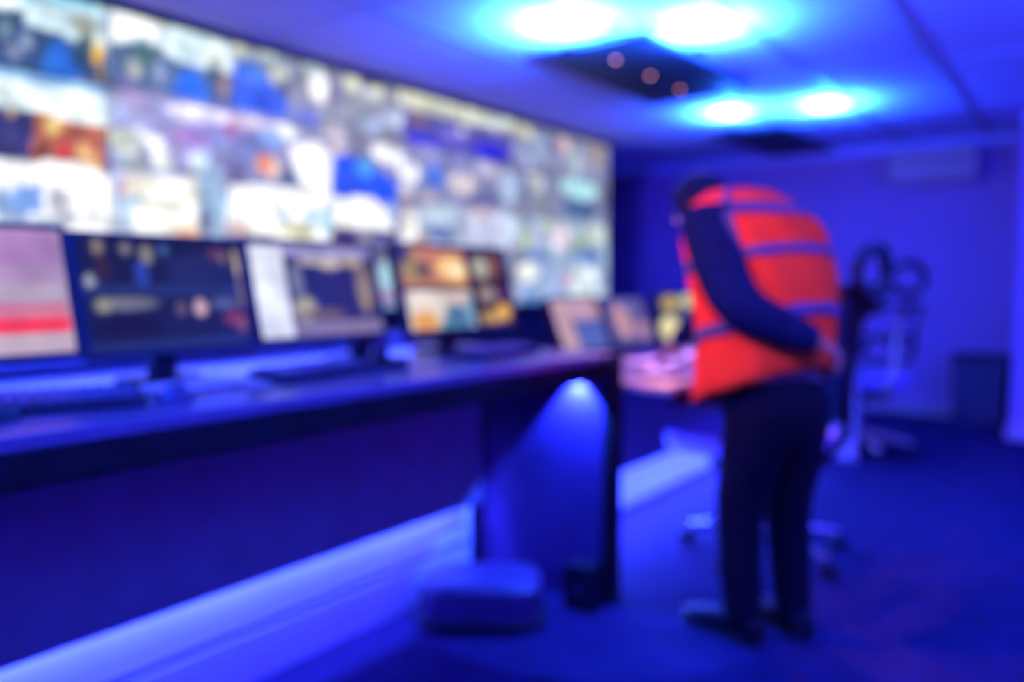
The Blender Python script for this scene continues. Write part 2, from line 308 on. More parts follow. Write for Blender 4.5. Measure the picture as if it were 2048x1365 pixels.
# ---------------------------------------------------------------- video wall
WALL_PICTURE = [
('q',[(1.02,2.51),(1.68,2.27),(1.67,2.06),(1.48,2.09),(1.37,2.09),(1.28,2.13),(1.01,2.15)],(215,243,255)),
('q',[(1.01,2.33),(1.44,2.25),(1.68,2.26),(1.68,2.24),(1.28,2.18)],(140,215,250)),
('q',[(1.0,2.09),(1.28,2.14),(1.36,2.15),(1.37,2.1),(1.49,2.1),(1.56,2.07),(1.66,2.08),(1.67,1.94),(1.27,1.92),(1.0,1.93)],(62,90,140)),
('q',[(1.46,2.07),(1.51,2.08),(1.57,1.93),(1.41,1.92)],(50,112,218)),
('e',(1.59,2.15,0.063,0.049),(205,208,190)),
('e',(1.59,2.06,0.035,0.064),(60,90,110)),
('e',(1.64,2.05,0.025,0.054),(228,172,60)),
('e',(1.65,1.97,0.018,0.036),(175,150,100)),
('e',(1.37,2.04,0.022,0.040),(155,170,200)),
('e',(1.32,1.99,0.031,0.034),(140,150,190)),
('e',(1.31,2.11,0.042,0.039),(58,80,105)),
('e',(1.29,2.06,0.024,0.040),(120,150,170)),
('q',[(1.69,2.26),(2.28,2.25),(2.27,2.1),(2.14,2.1),(2.02,2.1),(1.93,2.12),(1.93,2.15),(1.69,2.11)],(215,240,252)),
('q',[(1.69,2.25),(1.91,2.25),(1.9,2.19),(1.69,2.13)],(255,255,255)),
('q',[(1.68,2.12),(1.92,2.15),(1.95,2.1),(2.07,2.09),(2.14,2.06),(2.27,2.06),(2.27,1.95),(1.9,1.94),(1.68,1.93)],(88,112,152)),
('q',[(2.01,2.07),(2.09,2.09),(2.15,1.95),(1.95,1.94)],(55,115,235)),
('e',(1.84,2.09,0.064,0.075),(85,118,128)),
('e',(1.79,2.02,0.035,0.045),(190,190,190)),
('e',(1.90,2.03,0.028,0.062),(142,156,195)),
('e',(2.17,2.15,0.073,0.040),(218,226,215)),
('e',(2.18,2.07,0.046,0.049),(65,98,120)),
('e',(2.22,2.04,0.038,0.066),(170,145,125)),
('e',(1.74,1.96,0.045,0.022),(130,125,190)),
('q',[(2.28,2.29),(4.69,2.26),(4.69,2.01),(2.89,1.91),(2.27,1.94)],(145,155,175)),
('q',[(2.28,2.16),(2.39,2.19),(2.61,2.02),(2.66,1.94),(2.27,1.95)],(66,100,235)),
('e',(2.39,2.13,0.081,0.051),(85,135,240)),
('e',(2.32,2.23,0.048,0.037),(238,242,222)),
('e',(2.40,2.27,0.050,0.021),(100,100,90)),
('e',(2.47,2.24,0.062,0.035),(192,205,200)),
('e',(2.55,2.15,0.075,0.052),(225,225,215)),
('e',(2.65,2.25,0.067,0.054),(118,125,112)),
('e',(2.59,2.09,0.055,0.053),(95,105,150)),
('e',(2.79,2.14,0.088,0.101),(255,255,255)),
('e',(2.89,2.15,0.034,0.047),(125,110,145)),
('e',(2.66,1.99,0.090,0.045),(155,170,230)),
('e',(2.77,2.27,0.070,0.027),(190,200,170)),
('q',[(1.0,1.93),(1.27,1.91),(1.68,1.93),(1.67,1.76),(1.38,1.77),(1.26,1.77),(0.99,1.77)],(232,252,255)),
('q',[(1.0,1.93),(1.27,1.91),(1.68,1.93),(1.67,1.89),(1.27,1.88),(0.99,1.89)],(150,198,250)),
('q',[(0.99,1.77),(1.26,1.76),(1.38,1.77),(1.37,1.59),(1.26,1.58),(0.98,1.6)],(58,58,112)),
('q',[(1.38,1.77),(1.67,1.76),(1.64,1.55),(1.37,1.58)],(196,110,58)),
('e',(1.45,1.73,0.032,0.038),(255,228,135)),
('e',(1.49,1.64,0.024,0.034),(245,48,45)),
('e',(1.57,1.63,0.038,0.050),(255,195,120)),
('e',(1.30,1.76,0.015,0.017),(245,205,120)),
('e',(1.61,1.59,0.032,0.033),(255,205,130)),
('e',(1.41,1.62,0.026,0.049),(130,80,50)),
('e',(1.53,1.71,0.041,0.028),(150,85,55)),
('q',[(0.98,1.6),(1.26,1.58),(1.57,1.59),(1.68,1.55),(1.67,1.3),(1.25,1.32),(0.97,1.37)],(255,255,252)),
('q',[(1.27,1.47),(1.41,1.5),(1.41,1.39),(1.29,1.35)],(125,162,225)),
('e',(1.46,1.43,0.046,0.077),(195,195,205)),
('e',(1.26,1.41,0.036,0.073),(140,170,215)),
('e',(1.38,1.34,0.141,0.028),(185,200,222)),
('e',(1.49,1.37,0.040,0.042),(215,210,215)),
('e',(1.29,1.48,0.018,0.027),(250,250,250)),
('q',[(1.68,1.93),(1.9,1.94),(2.27,1.95),(2.89,1.95),(2.88,1.59),(2.25,1.58),(1.67,1.57)],(165,162,206)),
('e',(1.72,1.85,0.045,0.059),(190,202,250)),
('e',(1.78,1.90,0.062,0.030),(180,160,210)),
('e',(2.04,1.88,0.114,0.040),(238,232,245)),
('e',(2.15,1.89,0.119,0.036),(246,240,250)),
('e',(2.34,1.89,0.119,0.038),(238,215,222)),
('e',(2.55,1.88,0.129,0.039),(225,228,242)),
('e',(2.07,1.77,0.124,0.049),(178,140,202)),
('e',(2.19,1.73,0.084,0.074),(138,138,175)),
('e',(2.38,1.76,0.111,0.078),(118,130,182)),
('e',(2.26,1.84,0.038,0.033),(200,100,140)),
('e',(1.74,1.71,0.084,0.060),(228,234,212)),
('q',[(1.79,1.77),(1.89,1.76),(1.96,1.64),(1.93,1.58),(1.85,1.59),(1.85,1.69)],(248,251,240)),
('e',(1.74,1.62,0.038,0.030),(140,165,160)),
('e',(1.80,1.62,0.039,0.038),(172,178,172)),
('e',(2.49,1.83,0.073,0.052),(140,170,242)),
('e',(2.29,1.66,0.077,0.051),(120,115,150)),
('e',(2.49,1.68,0.052,0.053),(248,215,195)),
('e',(2.44,1.70,0.052,0.052),(252,145,80)),
('e',(2.59,1.65,0.066,0.045),(98,110,155)),
('q',[(2.04,1.69),(2.11,1.71),(2.22,1.61),(2.21,1.33),(2.08,1.32),(2.09,1.59)],(165,196,222)),
('e',(2.08,1.66,0.049,0.044),(222,240,242)),
('q',[(2.59,1.8),(2.65,1.83),(2.77,1.85),(2.87,1.81),(2.88,1.6),(2.69,1.59),(2.64,1.66)],(255,255,255)),
('q',[(1.68,1.58),(2.09,1.59),(2.08,1.31),(1.67,1.3)],(190,208,232)),
('q',[(1.73,1.57),(2.08,1.59),(2.07,1.32),(1.77,1.32),(1.77,1.4),(1.73,1.45)],(255,253,232)),
('e',(1.72,1.52,0.012,0.033),(222,110,190)),
('e',(1.79,1.47,0.025,0.018),(66,108,165)),
('e',(1.75,1.45,0.046,0.034),(190,222,240)),
('e',(1.92,1.44,0.067,0.016),(225,222,215)),
('e',(2.01,1.32,0.079,0.022),(242,160,105)),
('e',(2.11,1.40,0.036,0.074),(110,125,165)),
('q',[(2.23,1.58),(2.67,1.6),(2.88,1.59),(2.87,1.33),(2.22,1.34)],(255,255,250)),
('e',(2.64,1.38,0.136,0.029),(200,200,125)),
('e',(2.55,1.44,0.043,0.027),(180,205,232)),
('e',(2.75,1.45,0.094,0.056),(200,222,248)),
('e',(2.28,1.37,0.078,0.032),(245,210,198)),
('e',(2.83,1.45,0.036,0.095),(165,210,240)),
('q',[(2.88,2.3),(5.85,2.37),(5.88,0.55),(2.85,0.75)],(140,142,178)),
('q',[(2.61,2.29),(3.39,2.33),(3.38,1.9),(2.6,1.9)],(148,152,182)),
('e',(2.79,2.15,0.071,0.088),(255,255,252)),
('e',(3.02,2.20,0.071,0.053),(228,228,205)),
('e',(2.90,2.14,0.029,0.052),(135,115,180)),
('e',(2.71,1.97,0.091,0.054),(120,130,230)),
('e',(2.89,1.92,0.085,0.056),(228,215,235)),
('e',(2.92,1.84,0.062,0.038),(232,210,225)),
('e',(3.07,2.11,0.092,0.068),(160,165,185)),
('e',(3.21,2.19,0.083,0.050),(215,220,212)),
('e',(3.35,2.08,0.087,0.061),(190,200,228)),
('e',(2.74,2.23,0.081,0.036),(190,215,225)),
('e',(3.16,2.25,0.081,0.029),(90,85,90)),
('e',(3.16,2.00,0.108,0.049),(165,180,215)),
('q',[(3.39,2.28),(4.55,2.29),(4.53,2.17),(3.92,2.16),(3.5,2.16),(3.38,2.17)],(222,224,205)),
('e',(4.35,2.23,0.139,0.035),(195,215,215)),
('q',[(3.43,2.13),(3.92,2.15),(4.52,2.13),(4.5,1.95),(3.5,1.94),(3.42,1.97)],(92,82,170)),
('e',(3.59,1.98,0.157,0.037),(58,55,230)),
('e',(4.27,2.00,0.204,0.059),(45,35,220)),
('e',(3.82,2.06,0.101,0.049),(112,105,195)),
('e',(3.96,2.10,0.052,0.034),(195,195,200)),
('e',(3.56,2.10,0.093,0.042),(125,100,130)),
('q',[(4.52,2.24),(5.83,2.24),(5.84,1.93),(4.52,1.96)],(140,145,182)),
('e',(4.64,2.19,0.130,0.047),(222,222,190)),
('e',(4.84,2.10,0.125,0.103),(155,170,205)),
('e',(5.17,2.17,0.112,0.067),(220,185,185)),
('e',(5.35,2.06,0.130,0.103),(188,205,220)),
('e',(5.68,2.16,0.102,0.100),(172,150,135)),
('e',(5.48,2.27,0.188,0.035),(200,200,175)),
('e',(5.03,2.15,0.067,0.079),(95,90,140)),
('e',(4.68,2.01,0.087,0.075),(160,170,215)),
('q',[(2.88,1.8),(3.06,1.82),(3.39,1.69),(3.38,1.58),(2.88,1.58)],(48,88,245)),
('e',(3.11,1.76,0.073,0.059),(80,165,255)),
('e',(3.29,1.86,0.135,0.061),(255,255,252)),
('e',(3.47,1.78,0.106,0.068),(248,245,245)),
('e',(3.44,1.66,0.075,0.053),(222,216,225)),
('e',(3.62,1.93,0.095,0.024),(200,190,242)),
('e',(3.70,1.77,0.098,0.087),(80,118,218)),
('e',(3.96,1.75,0.150,0.080),(225,215,210)),
('e',(4.21,1.88,0.125,0.053),(208,196,216)),
('e',(4.21,1.68,0.153,0.065),(102,105,155)),
('e',(4.47,1.78,0.124,0.123),(172,192,222)),
('e',(3.65,1.64,0.081,0.033),(195,180,190)),
('e',(4.03,1.64,0.144,0.035),(120,115,170)),
('e',(4.79,1.84,0.135,0.077),(200,206,208)),
('e',(4.86,1.69,0.138,0.078),(135,140,150)),
('e',(4.68,1.78,0.048,0.127),(100,115,160)),
('e',(5.41,1.86,0.319,0.084),(178,235,242)),
('e',(5.43,1.70,0.308,0.070),(68,105,150)),
('e',(5.80,1.84,0.041,0.147),(90,90,110)),
('q',[(2.88,1.57),(3.15,1.6),(3.3,1.51),(3.33,1.42),(2.88,1.41)],(255,255,250)),
('e',(3.32,1.53,0.046,0.061),(150,182,238)),
('q',[(2.88,1.42),(3.37,1.42),(3.37,1.29),(2.87,1.31)],(72,58,110)),
('e',(3.10,1.36,0.060,0.042),(165,155,172)),
('e',(3.24,1.35,0.085,0.051),(92,92,148)),
('q',[(3.38,1.57),(3.92,1.62),(4.62,1.62),(4.62,1.36),(3.38,1.32)],(182,195,220)),
('e',(3.47,1.45,0.084,0.117),(248,245,235)),
('e',(3.42,1.56,0.024,0.036),(232,150,155)),
('e',(3.75,1.54,0.149,0.050),(190,212,225)),
('e',(3.75,1.42,0.167,0.055),(104,125,178)),
('e',(4.16,1.58,0.150,0.033),(225,190,195)),
('e',(4.27,1.48,0.293,0.096),(206,208,238)),
('e',(4.51,1.52,0.083,0.075),(190,215,235)),
('e',(4.03,1.49,0.029,0.104),(150,160,190)),
('q',[(4.63,1.59),(5.84,1.61),(5.85,1.28),(4.63,1.27)],(160,182,205)),
('e',(4.66,1.43,0.054,0.070),(175,205,110)),
('e',(4.80,1.46,0.114,0.078),(190,196,228)),
('e',(5.13,1.46,0.149,0.101),(232,208,228)),
('e',(4.96,1.54,0.119,0.033),(190,212,178)),
('e',(5.69,1.51,0.157,0.080),(220,230,215)),
('e',(5.44,1.44,0.107,0.085),(165,188,165)),
('e',(4.82,1.31,0.183,0.039),(105,125,200)),
('e',(5.55,1.33,0.221,0.050),(88,128,205)),
('q',[(4.56,1.26),(5.87,1.28),(5.88,0.55),(4.56,0.63)],(160,182,220)),
('e',(4.69,1.19,0.155,0.077),(232,236,222)),
('e',(5.01,1.09,0.145,0.107),(160,185,228)),
('e',(5.47,1.15,0.299,0.107),(218,232,238)),
('e',(5.23,1.13,0.092,0.050),(220,170,205)),
('e',(5.53,1.02,0.304,0.051),(205,225,225)),
('e',(4.75,0.95,0.169,0.079),(88,138,212)),
('e',(4.69,0.86,0.221,0.051),(60,95,160)),
('e',(3.27,1.15,0.071,0.098),(175,218,228)),
('e',(3.29,0.92,0.073,0.067),(110,162,208)),
('e',(3.17,1.28,0.123,0.061),(120,115,150)),
('e',(3.27,1.03,0.057,0.031),(190,140,190)),
('e',(3.58,1.35,0.095,0.043),(190,150,120))]

XV = -3.37
vw = thing('video_wall', 'wall of tiled lit screens showing many bright camera pictures behind the desks', 'video wall', (XV, 3.16, 0))
MB().box(-.30, -.012, .465-3.16-.02, 5.865-3.16+.02, .93, 2.262, .005).build('cabinet', 'blackpl', vw)
MB().box(-.28, .035, .465-3.16-.03, 5.865-3.16+.03, 2.250, 2.283, .003).build('top_frame', 'blackpl', vw)
MB().box(-.22, -.10, .465-3.16+.1, 5.865-3.16-.1, 0, .93).build('stand', 'blackpl', vw)
for j in range(4):
    for i in range(9):
        y0, z0 = .465+.6*i, .955+.325*j
        screen_grid('screen', y0+.003, y0+.597, z0+.003, z0+.322, .018,
                    lambda u, v: (0.0, u-3.16, v), WALL_PICTURE, (120, 130, 180), 'wallscreen', vw, .97, .3, None, .27)

# ---------------------------------------------------------------- desks
HD = .865
d1 = thing('control_desk', 'long dark control desk in front of the screen wall with glowing blue band beneath', 'desk', (-1.33, 2.36, 0))
def D1(x0, x1, y0, y1, z0, z1, bev=.003):
    return MB().box(x0+1.33, x1+1.33, y0-2.36, y1-2.36, z0, z1, bev)
D1(-2.20, -1.33, -1.2, 2.36, HD-.025, HD, .004).build('desktop', 'desk', d1)
D1(-1.35, -1.325, -1.2, 2.30, HD-.085, HD-.026).build('front_apron', 'deskdark', d1)
D1(-2.00, -1.30, 2.30, 2.36, 0, HD-.026).build('end_panel', 'endpanel', d1)
D1(-1.335, -1.295, 2.295, 2.365, 0, HD-.004).build('end_panel_edge', 'deskdark', d1)
D1(-1.79, -1.765, -1.2, 2.175, .31, HD-.03).build('modesty_panel', 'modesty', d1)
D1(-1.865, -1.838, -1.2, 2.20, .0, HD-.03).build('rear_panel', 'plinth', d1)
D1(-1.838, -1.830, -1.2, 2.175, 0, .140, .002).build('skirting', 'plinth', d1)
D1(-1.838, -1.832, -1.2, 2.175, .142, .166, .001).build('groove_strip', 'modesty', d1)  # flush darker strip standing in for a shaded groove above the skirting
D1(-1.799, -1.791, -1.15, 2.15, .372, .388, .001).build('light_strip', 'led', d1)
area('strip_lamp', (-1.812, .5, .380), .012, 11*P_STRIP, STRIP, (-.8, 0, -1), d1, 3.3)
area('strip_lamp', (-1.820, .5, .380), .012, 10*P_STRIP, STRIP, (.6, 0, -1), d1, 3.3)
MB().cyl((-.095, -.11, HD-.045), (-.095, -.11, HD-.026), .032, .030, 24).build('puck_light', 'blackpl', d1, True)
spot('puck_lamp', (-1.43, 2.262, HD-.075), 28*P_STRIP, (.020, .075, 1), (-.02, .12, -1), 86, .10, .008, d1)

lb = thing('light_bar', 'low dark bar with a blue light strip along the back edge of the near desk', 'light', (-2.16, .55, HD))
MB().box(-.03, 0, -1.7, 1.7, 0, .055, .004).build('housing', 'desk', lb)
MB().box(-.001, .006, -1.66, 1.66, .030, .040).build('light_strip', 'led', lb)
area('bar_lamp', (-2.14, .55, HD+.045), .012, 1.3*P_STRIP, STRIP, (1, 0, -.35), lb, 3.3)
HE = .76
d2 = thing('control_desk', 'second lower control desk beyond the first, papers on top, beside the orange vest', 'desk', (-1.15, 4.0, 0))
def D2(x0, x1, y0, y1, z0, z1, bev=.003):
    return MB().box(x0+1.15, x1+1.15, y0-4.0, y1-4.0, z0, z1, bev)
D2(-2.08, -1.12, 2.38, 5.20, HE-.025, HE, .004).build('desktop', 'desk', d2)
D2(-1.15, -1.125, 2.44, 5.20, HE-.075, HE-.026).build('front_apron', 'deskdark', d2)
D2(-1.81, -1.785, 2.44, 5.14, .21, HE-.03).build('modesty_panel', 'modesty', d2)
D2(-1.875, -1.85, 2.44, 5.14, 0, HE-.03).build('rear_panel', 'plinth', d2)
D2(-1.85, -1.825, 2.44, 5.14, 0, .10, .006).build('skirting', 'plinth', d2)
D2(-1.808, -1.792, 2.46, 5.10, .204, .209, .001).build('light_strip', 'led', d2)
D2(-2.05, -1.17, 5.14, 5.20, 0, HE-.026).build('end_panel', 'modesty', d2)
D2(-2.05, -1.95, 2.38, 2.44, 0, HE-.026).build('leg', 'modesty', d2)
area('strip_lamp', (-1.800, 3.8, .200), .012, 2.4*P_STRIP, STRIP, (-.35, 0, -1), d2, 2.6)
area('strip_lamp', (-1.775, 3.8, .200), .012, 38*P_STRIP, STRIP, (.9, 0, -.55), d2, 2.6)
# ---------------------------------------------------------------- monitors
def monitor(label, y0, y1, zb, zt, x, tilt, ztop_desk, shapes, base, cat='monitor', gain=1.0, yaw=0, group=None, stand_y=None):
    """y0..y1 the visible picture; zb..zt its height; the thing stands at the middle"""
    ym = (y0+y1)/2
    t = thing('monitor', label, cat, (x, ym, ztop_desk), yaw, group)
    w = (y1-y0)/2; h = zt-zb; R = Matrix.Translation((0, 0, zb-ztop_desk)) @ Matrix.Rotation(-tilt, 4, 'Y')
    hh = h/math.cos(tilt); b = .012
    screen_grid('screen', -w, w, 0, hh, .008, lambda u, v: tuple(R @ Vector((.002, u, v))), shapes, base, 'screen', t, gain, .5,
                uv=lambda u, v: ((u+w)/(2*w), v/hh), mottle=.12)
    mb = MB()
    mb.box(-.006, .008, -w-b, -w+.001, -b-.006, hh+b, .002, R); mb.box(-.006, .008, w-.001, w+b, -b-.006, hh+b, .002, R)
    mb.box(-.006, .008, -w, w, hh-.001, hh+b, .002, R); mb.box(-.006, .008, -w, w, -b-.006, .001, .002, R)
    mb.build('bezel', 'blackpl', t)
    MB().box(-.035, -.001, -w-b+.003, w+b-.003, -b, hh+b-.003, .008, R).build('housing', 'blackpl', t)
    sy = 0 if stand_y is None else stand_y
    c = R @ Vector((-.035, 0, hh*.4))
    MB().box(c.x-.035, c.x+.004, sy-.03, sy+.03, .008, c.z+.04, .006).build('stand', 'blackpl', t)
    MB().prism(rrect(.12, .19, .04), 0, .012, .003, Matrix.Translation((c.x-.03, sy, 0))).build('foot', 'blackpl', t)
    return t
T = math.radians(14)
monitor('monitor at the left edge showing a pale lilac page with a bright red band', .36, .783, .955, 1.215, -1.75, T, HD,
 [('q', [(0,.55),(1,.55),(1,1),(0,1)], (168,128,178)), ('q', [(0,.7),(1,.7),(1,.55),(0,.55)], (172,142,180)), ('q', [(0,.34),(1,.34),(1,.42),(0,.42)], (198,118,145)),
  ('q', [(0,.28),(1,.28),(1,.345),(0,.345)], (205,120,135)), ('q', [(0,.17),(1,.17),(1,.29),(0,.29)], (238,58,64)), ('q', [(0,0),(1,0),(1,.17),(0,.17)], (190,168,182))], (178,160,182))
def c3(x, y): return (x-395)/1000, 1-(y-172)/620
def E3(x, y, rx, ry, c): u, v = c3(x, y); return ('e', (u, v, rx/1000, ry/620), c)
monitor('monitor with a dark night street picture, right of the red-banded screen', .812, 1.215, .95, 1.205, -1.75, T, HD,
 [('q', [(0,0),(1,0),(1,.08),(0,.08)], (38,48,88)), ('q', [(0,.5),(1,.46),(1,.58),(0,.6)], (38,48,100)), E3(1120,350,250,110,(34,38,78)), E3(620,660,200,60,(26,18,38)), E3(515,225,40,55,(130,120,95)), E3(670,230,40,40,(115,112,100)), E3(790,260,45,65,(130,124,115)),
  E3(745,375,50,85,(45,66,160)), E3(530,340,50,80,(52,36,38)), E3(445,410,36,42,(150,155,165)), E3(640,535,200,42,(118,118,122)), E3(500,545,50,45,(140,140,112)),
  E3(1080,568,48,56,(205,170,172)), E3(955,570,42,48,(95,80,92)), E3(1250,545,110,38,(82,92,128)), E3(1310,640,90,50,(122,48,62)), E3(1350,680,40,50,(120,80,70)), E3(1260,245,80,40,(100,58,68)), E3(1290,270,30,25,(120,110,90)),
  E3(900,230,40,40,(60,85,130)), ('e', (.985,.80,.025,.16), (215,195,140)), ('e', (.99,.5,.02,.2), (130,115,110))], (25,27,54))
monitor('monitor with a white side column and a dark picture in a grey window', 1.247, 1.685, .953, 1.212, -1.75, T, HD,
 [('q', [(0,0),(1,0),(1,.17),(0,.17)], (128,114,134)), ('q', [(0,.86),(1,.86),(1,1),(0,1)], (150,144,188)), ('q', [(.27,.17),(1,.17),(1,.86),(.27,.86)], (40,34,68)),
  ('q', [(0,.03),(.25,.03),(.25,.94),(0,.94)], (214,218,228)), ('e', (.36,.30,.10,.16), (178,172,120)), ('e', (.33,.6,.05,.22), (120,125,130)), ('e', (.5,.24,.2,.06), (105,88,50)), ('e', (.45,.82,.1,.06), (170,158,145)), ('e', (.62,.8,.12,.08), (190,175,150)),
  ('e', (.88,.5,.07,.3), (150,130,85)), ('e', (.82,.82,.1,.08), (180,160,120)), ('e', (.97,.6,.04,.3), (100,85,80))], (70,66,90), stand_y=.19)
monitor('monitor split into four warm orange and pale pictures near the right end of the desk', 1.80, 2.36, .948, 1.222, -1.75, T, HD,
 [('q', [(0,.52),(.60,.52),(.60,1),(0,1)], (196,128,82)), ('e', (.46,.74,.14,.17), (255,205,130)), ('e', (.50,.72,.06,.08), (255,240,190)), ('e', (.10,.74,.10,.18), (160,138,70)), ('e', (.2,.72,.06,.12), (95,75,60)), ('e', (.05,.9,.06,.1), (60,60,90)),
  ('q', [(0,.46),(.62,.46),(.62,.53),(0,.53)], (18,28,42)), ('q', [(0,0),(.60,0),(.60,.46),(0,.46)], (222,208,196)), ('e', (.45,.12,.14,.22), (72,112,148)), ('e', (.36,.0,.12,.12), (80,130,150)), ('e', (.50,.36,.1,.08), (225,190,180)), ('e', (.14,.10,.12,.14), (238,168,92)), ('e', (.56,.22,.05,.2), (120,160,185)),
  ('q', [(.60,0),(.66,0),(.66,1),(.60,1)], (34,34,60)), ('e', (.74,.76,.09,.16), (178,178,155)), ('e', (.88,.8,.05,.18), (150,96,66)), ('e', (.97,.7,.04,.3), (36,18,36)), ('e', (.76,.42,.1,.12), (152,136,130)), ('e', (.70,.12,.05,.09), (190,150,90)), ('e', (.80,.12,.06,.09), (210,165,90)), ('e', (.90,.18,.08,.13), (226,172,76)), ('e', (.92,.42,.06,.08), (90,50,110))], (62,38,48), stand_y=-.02)
TL = math.radians(22)
peach = [('q', [(0,.60),(1,.60),(1,1),(0,1)], (188,150,165)), ('q', [(0,0),(.34,0),(.34,1),(0,1)], (196,158,162)), ('q', [(.38,0),(1,0),(1,.60),(.38,.60)], (82,98,172))]
monitor('small tilted screen with peach bracket around blue field, left of the desk corner', 2.87, 3.27, .80, 1.03, -1.86, TL, HE, peach, (150,130,170))
monitor('small screen with a faded peach oval, right of the screen with the peach bracket', 3.32, 3.74, .80, 1.025, -1.86, TL, HE,
 [('e', (.36,.52,.22,.42), (202,152,156)), ('e', (.8,.3,.16,.25), (170,130,150)), ('e', (.7,.85,.3,.14), (96,96,160))], (92,84,140))
monitor('small screen with four yellowish-white round blobs of light, beside the orange vest', 3.80, 4.42, .785, 1.045, -1.86, math.radians(10), HE,
 [('e', (.30,.80,.20,.19), (190,165,85)), ('e', (.70,.84,.22,.18), (198,196,150)), ('e', (.24,.28,.24,.30), (240,226,160)), ('e', (.74,.30,.24,.28), (232,218,150)), ('e', (.5,.55,.1,.12), (90,100,130))], (28,30,66))

# ---------------------------------------------------------------- things on the desks
def keyboard(label, x, y, rz, L=.42, Wd=.14, z=HD, tilt=.06):
    t = thing('keyboard', label, 'keyboard', (x, y, z), rz)
    R = Matrix.Rotation(tilt, 4, 'Y')
    MB().box(-Wd/2, Wd/2, -L/2, L/2, .004, .022, .005, R).build('case', 'blackpl', t)
    k = MB(); nx, ny = 5, 15
    for i in range(nx):
        for j in range(ny):
            cx = -Wd/2+.012+(Wd-.024)*(i+.5)/nx; cy = -L/2+.012+(L-.024)*(j+.5)/ny
            k.box(cx-.010, cx+.010, cy-.011, cy+.011, .020, .030, .002, R, 1)
    k.build('keys', 'darkpl', t)
    return t
keyboard('black keyboard on the desk below the red-banded monitor', -1.60, .62, math.radians(-22), .40, .16)
keyboard('black keyboard at the middle of the near desk, below the screen with white column', -1.60, 1.30, math.radians(8), .34, .13)
keyboard('black keyboard below the four-picture monitor near the right end of the desk', -1.58, 2.02, math.radians(2), .36, .12)
def mouse(label, x, y, rz, m='blackpl', z=HD):
    t = thing('mouse', label, 'mouse', (x, y, z), rz)
    mb = MB(); mb.sph((0, 0, 0), .05, (.62, 1.0, .62), 12)
    bmesh.ops.bisect_plane(mb.b, geom=mb.b.verts[:]+mb.b.edges[:]+mb.b.faces[:], plane_co=(0,0,0), plane_no=(0,0,-1), clear_outer=True)
    bmesh.ops.contextual_create(mb.b, geom=[e for e in mb.b.edges if e.is_boundary])
    mb.build('shell', m, t, True)
    MB().cyl((-.004, .022, .026), (.004, .022, .026), .008).build('wheel', 'darkpl', t, True)
    return t
mouse('black mouse at the left edge on the near rim of the desk', -1.50, .53, .3)
mouse('dark mouse on the desk left of the white paper', -1.50, .86, .5, 'darkpl')
def paper(label, x, y, rz, w=.21, h=.297, z=HD, n=3, name='paper_sheet', curl=.006, m='paper'):
    t = None; me = bpy.data.meshes.new(name); verts = []; faces = []; N = 10
    th = .0006*n+.001
    for s in (0, 1):
        for j in range(N+1):
            for i in range(N+1):
                u, v = i/N-.5, j/N-.5
                verts.append((u*w, v*h, .0008+s*th+curl*(u*u+v*v)*2+curl*.4*noise.noise(Vector((u*3+x, v*3, y)))*(abs(u)+abs(v))))
    F = (N+1)**2
    for j in range(N):
        for i in range(N):
            a = j*(N+1)+i; faces.append((a+F, a+1+F, a+N+2+F, a+N+1+F)); faces.append((a, a+N+1, a+N+2, a+1))
    for i in range(N):
        a = i; faces.append((a, a+1, a+1+F, a+F)); a = N*(N+1)+i; faces.append((a+1, a, a+F, a+1+F))
        a = i*(N+1); faces.append((a+N+1, a, a+F, a+N+1+F)); a = i*(N+1)+N; faces.append((a, a+N+1, a+N+1+F, a+F))
    me.from_pydata(verts, [], faces); me.update()
    o = link(name, me, m, None, True); o.location = (x, y, z); o.rotation_euler = (0, 0, rz)
    return tag(o, label, 'paper')
paper('white paper sheets lying below the night-street monitor', -1.665, 1.0, math.radians(8), .17, .25)
paper('small pale notepad on the desk behind the two right-hand monitors', -1.97, 1.80, math.radians(-8), .10, .14, n=12, name='notepad')
paper('pink-lit paper sheet nearest the front rim of the second desk', -1.30, 2.70, .2, .16, .24, HE, curl=.02)
paper('pink-lit paper sheet behind the nearest one on the second desk', -1.46, 2.96, -.2, .18, .24, HE, curl=.03)
paper('pink-lit paper sheet on the second desk closest to the orange vest', -1.42, 3.36, .3, .21, .30, HE, curl=.03)
def pen():
    t = thing('pen', 'dark pen lying left of the white paper sheets', 'pen', (-1.88, .99, HD), .5)
    MB().cyl((0, -.06, .005), (0, .05, .005), .0045, n=12).build('barrel', 'blackpl', t, True)
    MB().cyl((0, .05, .005), (0, .072, .005), .0045, .001, 12).build('tip', 'chrome', t, True)
pen()
def phone():
    t = thing('desk_phone', 'small dark phone in its stand between the two right-hand monitors', 'phone', (-1.60, 1.56, HD), .1)
    MB().prism(rrect(.09, .08, .012), 0, .028, .004).build('base', 'blackpl', t)
    MB().box(-.030, -.014, -.026, .026, .02, .10, .006, Matrix.Rotation(-.2, 4, 'Y')).build('handset', 'blackpl', t)
    MB().box(-.013, -.012, -.018, .018, .055, .085, 0, Matrix.Rotation(-.2, 4, 'Y')).build('display', 'darkpl', t)
phone()

